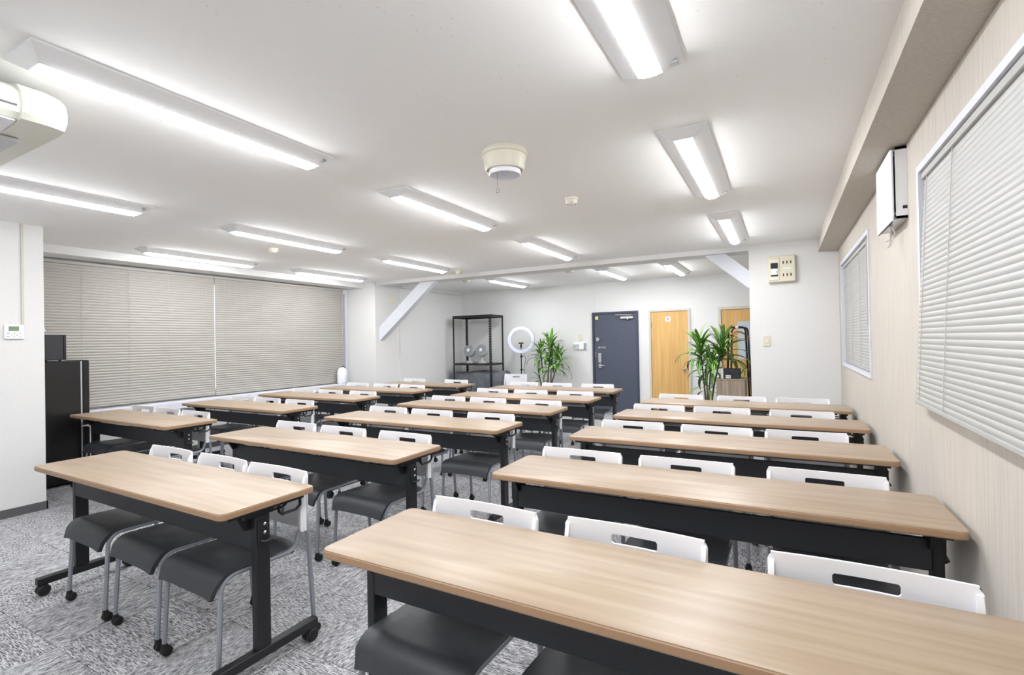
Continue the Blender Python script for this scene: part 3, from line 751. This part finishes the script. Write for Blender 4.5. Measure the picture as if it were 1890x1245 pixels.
tag(o, 'low load under a wrinkled grey tarpaulin beneath the shelf rack', 'tarpaulin')

# ------------------------------------------------------------------ ring light
e = thing('ring_light', 'white ring light on a black tripod beside the shelf rack', 'ring light', (-4.50, 8.62, 0), math.radians(24))
lp = []
for k in range(40):
    a = 2*pi*k/40; lp.append([(rr*math.sin(a), y, rr*math.cos(a)) for rr, y in ((.200, -.018), (.258, -.018), (.264, -.010), (.264, .012), (.200, .012), (.196, 0))])
MB().stack(lp+[lp[0]], False, False).build('ring', M['ring'], e, (0, 0, 1.385))
tl = MB().tube([(0, .0, .12), (0, 0, .62)], .013, 8).tube([(0, 0, .6), (0, 0, 1.12)], .010, 8).build('pole', M['black'], e)
for z in (.62, .70, .80, 1.06): MB().lathe([(.018, -.02), (.020, 0), (.018, .02)], 10, (0, 0, z)).tube([(0, 0, z), (.045, 0, z+.004)], .007, 6).build('clamp', M['black'], tl)
MB().tube([(0, .02, 1.08), (0, .02, 1.28)], .007, 6).bbox(-.05, .0, 1.31, .05, .03, 1.335, .004).tube([(0, .02, 1.26), (0, .02, 1.31)], .014, 8).bbox(-.018, .0, 1.23, .018, .03, 1.29, .003).build('phone_clip', M['black'], e)
for a in (.3, .3+2*pi/3, .3+4*pi/3):
    MB().tube([(.012*math.cos(a), .012*math.sin(a), .60), (.33*math.cos(a), .33*math.sin(a), .01)], .009, 6).build('tripod_leg', M['black'], e)
MB().tube([(.06, .0, 1.13), (.085, .0, 1.0), (.055, 0, .85), (.075, 0, .6), (.06, 0, .2), (.10, .05, .01)], .004, 5).build('cable', M['cable'], e)

# ------------------------------------------------------------------ plants
def leaf_mesh(droop, L=1.0):
    V, F, UV = [], [], []; n = 8
    x = z = 0; el = math.radians(48)
    for k in range(n+1):
        t = k/n; w = .062*math.sin(pi*min(1, (t*.86+.10)))**.8*(1 if t < .97 else .15)
        for s, u in ((-1, .5), (-.5, .25), (0, 0), (.5, .25), (1, .5)):
            V.append((x, s*w, z+abs(s)*w*.28)); UV.append(u)
        x += L/n*math.cos(el); z += L/n*math.sin(el); el -= math.radians(droop)/n*(.5+1.0*t)
    for k in range(n):
        for i in range(4): F.append((k*5+i, k*5+i+1, (k+1)*5+i+1, (k+1)*5+i))
    me = bpy.data.meshes.new('leaf'); me.from_pydata(V, [], F); me.materials.append(M['leaf'])
    uv = me.uv_layers.new(name='UVMap')
    for l in me.loops: uv.data[l.index].uv = (UV[l.vertex_index], 0)
    for p in me.polygons: p.use_smooth = True
    return me
LEAVES = [leaf_mesh(d) for d in (60, 95, 130)]
def plant(label, x, y, crowns, extra=()):
    e = thing('potted_dracaena', label, 'plant', (x, y, 0), 0, 'potted dracaenas')
    MB().lathe([(.11, 0), (.14, .02), (.17, .28), (.175, .30), (.155, .30), (.15, .26), (.02, .255)], 20).build('pot', M['pot'], e)
    MB().lathe([(.15, .25), (.004, .268)], 14).build('soil', M['stem'], e)
    for (bx0, cx_, cy_, cz, n, ln) in crowns:
        s = MB().tube([(bx0, R.uniform(-.05, .05), .25), (bx0+(cx_-bx0)*.3, cy_*.3, .25+(cz-.25)*.45), (bx0+(cx_-bx0)*.75, cy_*.8, .25+(cz-.25)*.8), (cx_, cy_, cz+.05)], [.014, .012, .011, .009], 7).build('cane', M['stem'], e)
        for i in range(n):
            t = i/n; az = i*2.39996+R.uniform(-.25, .25)
            h = cz-.13+.18*t
            lf = ob('leaf', LEAVES[2 if t < .35 else 1 if t < .7 else 0], s, (cx_, cy_, h))
            lf.rotation_euler = (R.uniform(-.3, .3), math.radians(44-88*t+R.uniform(-12, 12)), az)
            q = ln*R.uniform(.8, 1.15)*(1.1-.2*t); lf.scale = (q, q*1.15, q)
        # keep cane straight up to the crown
    for (p0, p1) in extra:
        MB().tube([p0, p1], .011, 7).build('cane', M['stem'], e)
plant('leafy potted dracaena beside the ring light, left of the navy door', -3.92, 8.60,
      [(-.03, .06, 0, 1.24, 34, .36), (-.07, -.13, -.04, 1.12, 24, .32), (.02, .22, 0, 1.0, 30, .36), (.05, .09, -.06, .92, 26, .34), (-.10, -.17, -.05, .70, 14, .24)])
plant('leafy potted dracaena beside the grey wood cabinet and coat rack', -1.03, 7.72,
      [(.03, -.03, 0, 1.16, 38, .42), (.09, .25, .04, 1.15, 42, .44), (.06, .12, -.10, .97, 24, .36), (.05, .05, -.03, .70, 14, .30)])

# ------------------------------------------------------------------ cabinet corner
e = thing('wood_cabinet', 'small grey-washed wood cabinet beside the right plant', 'cabinet', (-.648, 7.70, 0))
MB().bbox(-.183, -.2, .03, .183, .2, .775, .003).build('carcass', M['greywood'], e)
MB().bbox(-.188, -.205, .765, .188, .205, .785, .003).build('top', M['greywood'], e)
MB().box(-.17, -.19, 0, .17, .19, .03).build('plinth', M['dark'], e, smooth=False)
MB().bbox(-.180, -.212, .04, .180, -.2, .755, .003).build('door', M['greywood'], e)
e = thing('file_box', 'dark grey file box with white spine and label on cabinet', 'box', (-.655, 7.64, .785))
MB().bbox(-.085, -.11, 0, .125, .12, .135, .003).build('case', M['panel'], e)
MB().bbox(-.118, -.11, 0, -.086, .12, .142, .003).build('white_spine', M['paper'], e)
lb = MB().bbox(-.055, -.1125, .006, .01, -.1095, .05, .0005).build('label', M['paper'], e)
B(-.046, -.1135, .026, .0, -.1122, .034).build('label_print', M['grey'], lb, smooth=False)
e = thing('coat_rack', 'black tubular coat rack standing before the glazed wood door', 'coat rack', (-.59, 8.30, 0))
for y in (-.28, .28):
    hw_ = .115; path = [(-.165, y, .03), (-hw_, y, 1.44)]+arc((-hw_+.06, y, 1.45), .06, pi, pi/2, 5, 'xz')+arc((hw_-.06, y, 1.45), .06, pi/2, 0, 5, 'xz')+[(hw_, y, 1.44), (.165, y, .03)]
    MB().tube(path, .014, 8).build('end_frame', M['black'], e)
    MB().tube([(-.165, y, .03), (.165, y, .03)], .012, 8).build('foot_bar', M['black'], e)
MB().tube([(0, -.28, 1.51), (0, .28, 1.51)], .013, 8).build('hanging_rail', M['black'], e)
MB().tube([(0, -.28, .03), (0, .28, .03)], .012, 8).build('lower_rail', M['black'], e)
for y in (-.30, -.24): MB().lathe([(.022, -.012), (.022, .012)], 10, (0, y, 1.51), 'y').build('rail_cap', M['chrome'], e)
e = thing('coat_hanger', 'wooden coat hanger on the black coat rack', 'hanger', (-.585, 8.10, 1.50), math.radians(8))
MB().tube([(-.16, 0, -.155), (-.10, 0, -.10), (-.04, 0, -.062), (0, 0, -.055), (.04, 0, -.062), (.10, 0, -.10), (.16, 0, -.155)], [.009, .012, .014, .014, .014, .012, .009], 8).build('shoulder_bar', M['hanger'], e)
MB().tube([(-.15, 0, -.165), (.15, 0, -.165)], .006, 8).build('trouser_bar', M['hanger'], e)
MB().tube([(0, 0, -.055), (0, 0, -.01)]+[(.018*math.cos(a)-.0, 0, .012+.018*math.sin(a)) for a in [-.5*pi+1.35*pi*k/8 for k in range(9)]], .003, 6).build('hook', M['chrome'], e)
o = MB().tube([(-.53, 7.70, .84), (-.50, 7.74, .90), (-.46, 7.82, .93), (-.44, 7.92, .88), (-.43, 7.96, .80), (-.455, 7.98, .72), (-.44, 7.96, .6), (-.46, 7.97, .4), (-.44, 7.98, .02)], .006, 6).build('power_cable', M['cable'])
tag(o, 'black power cable hanging behind the grey wood cabinet', 'cable')
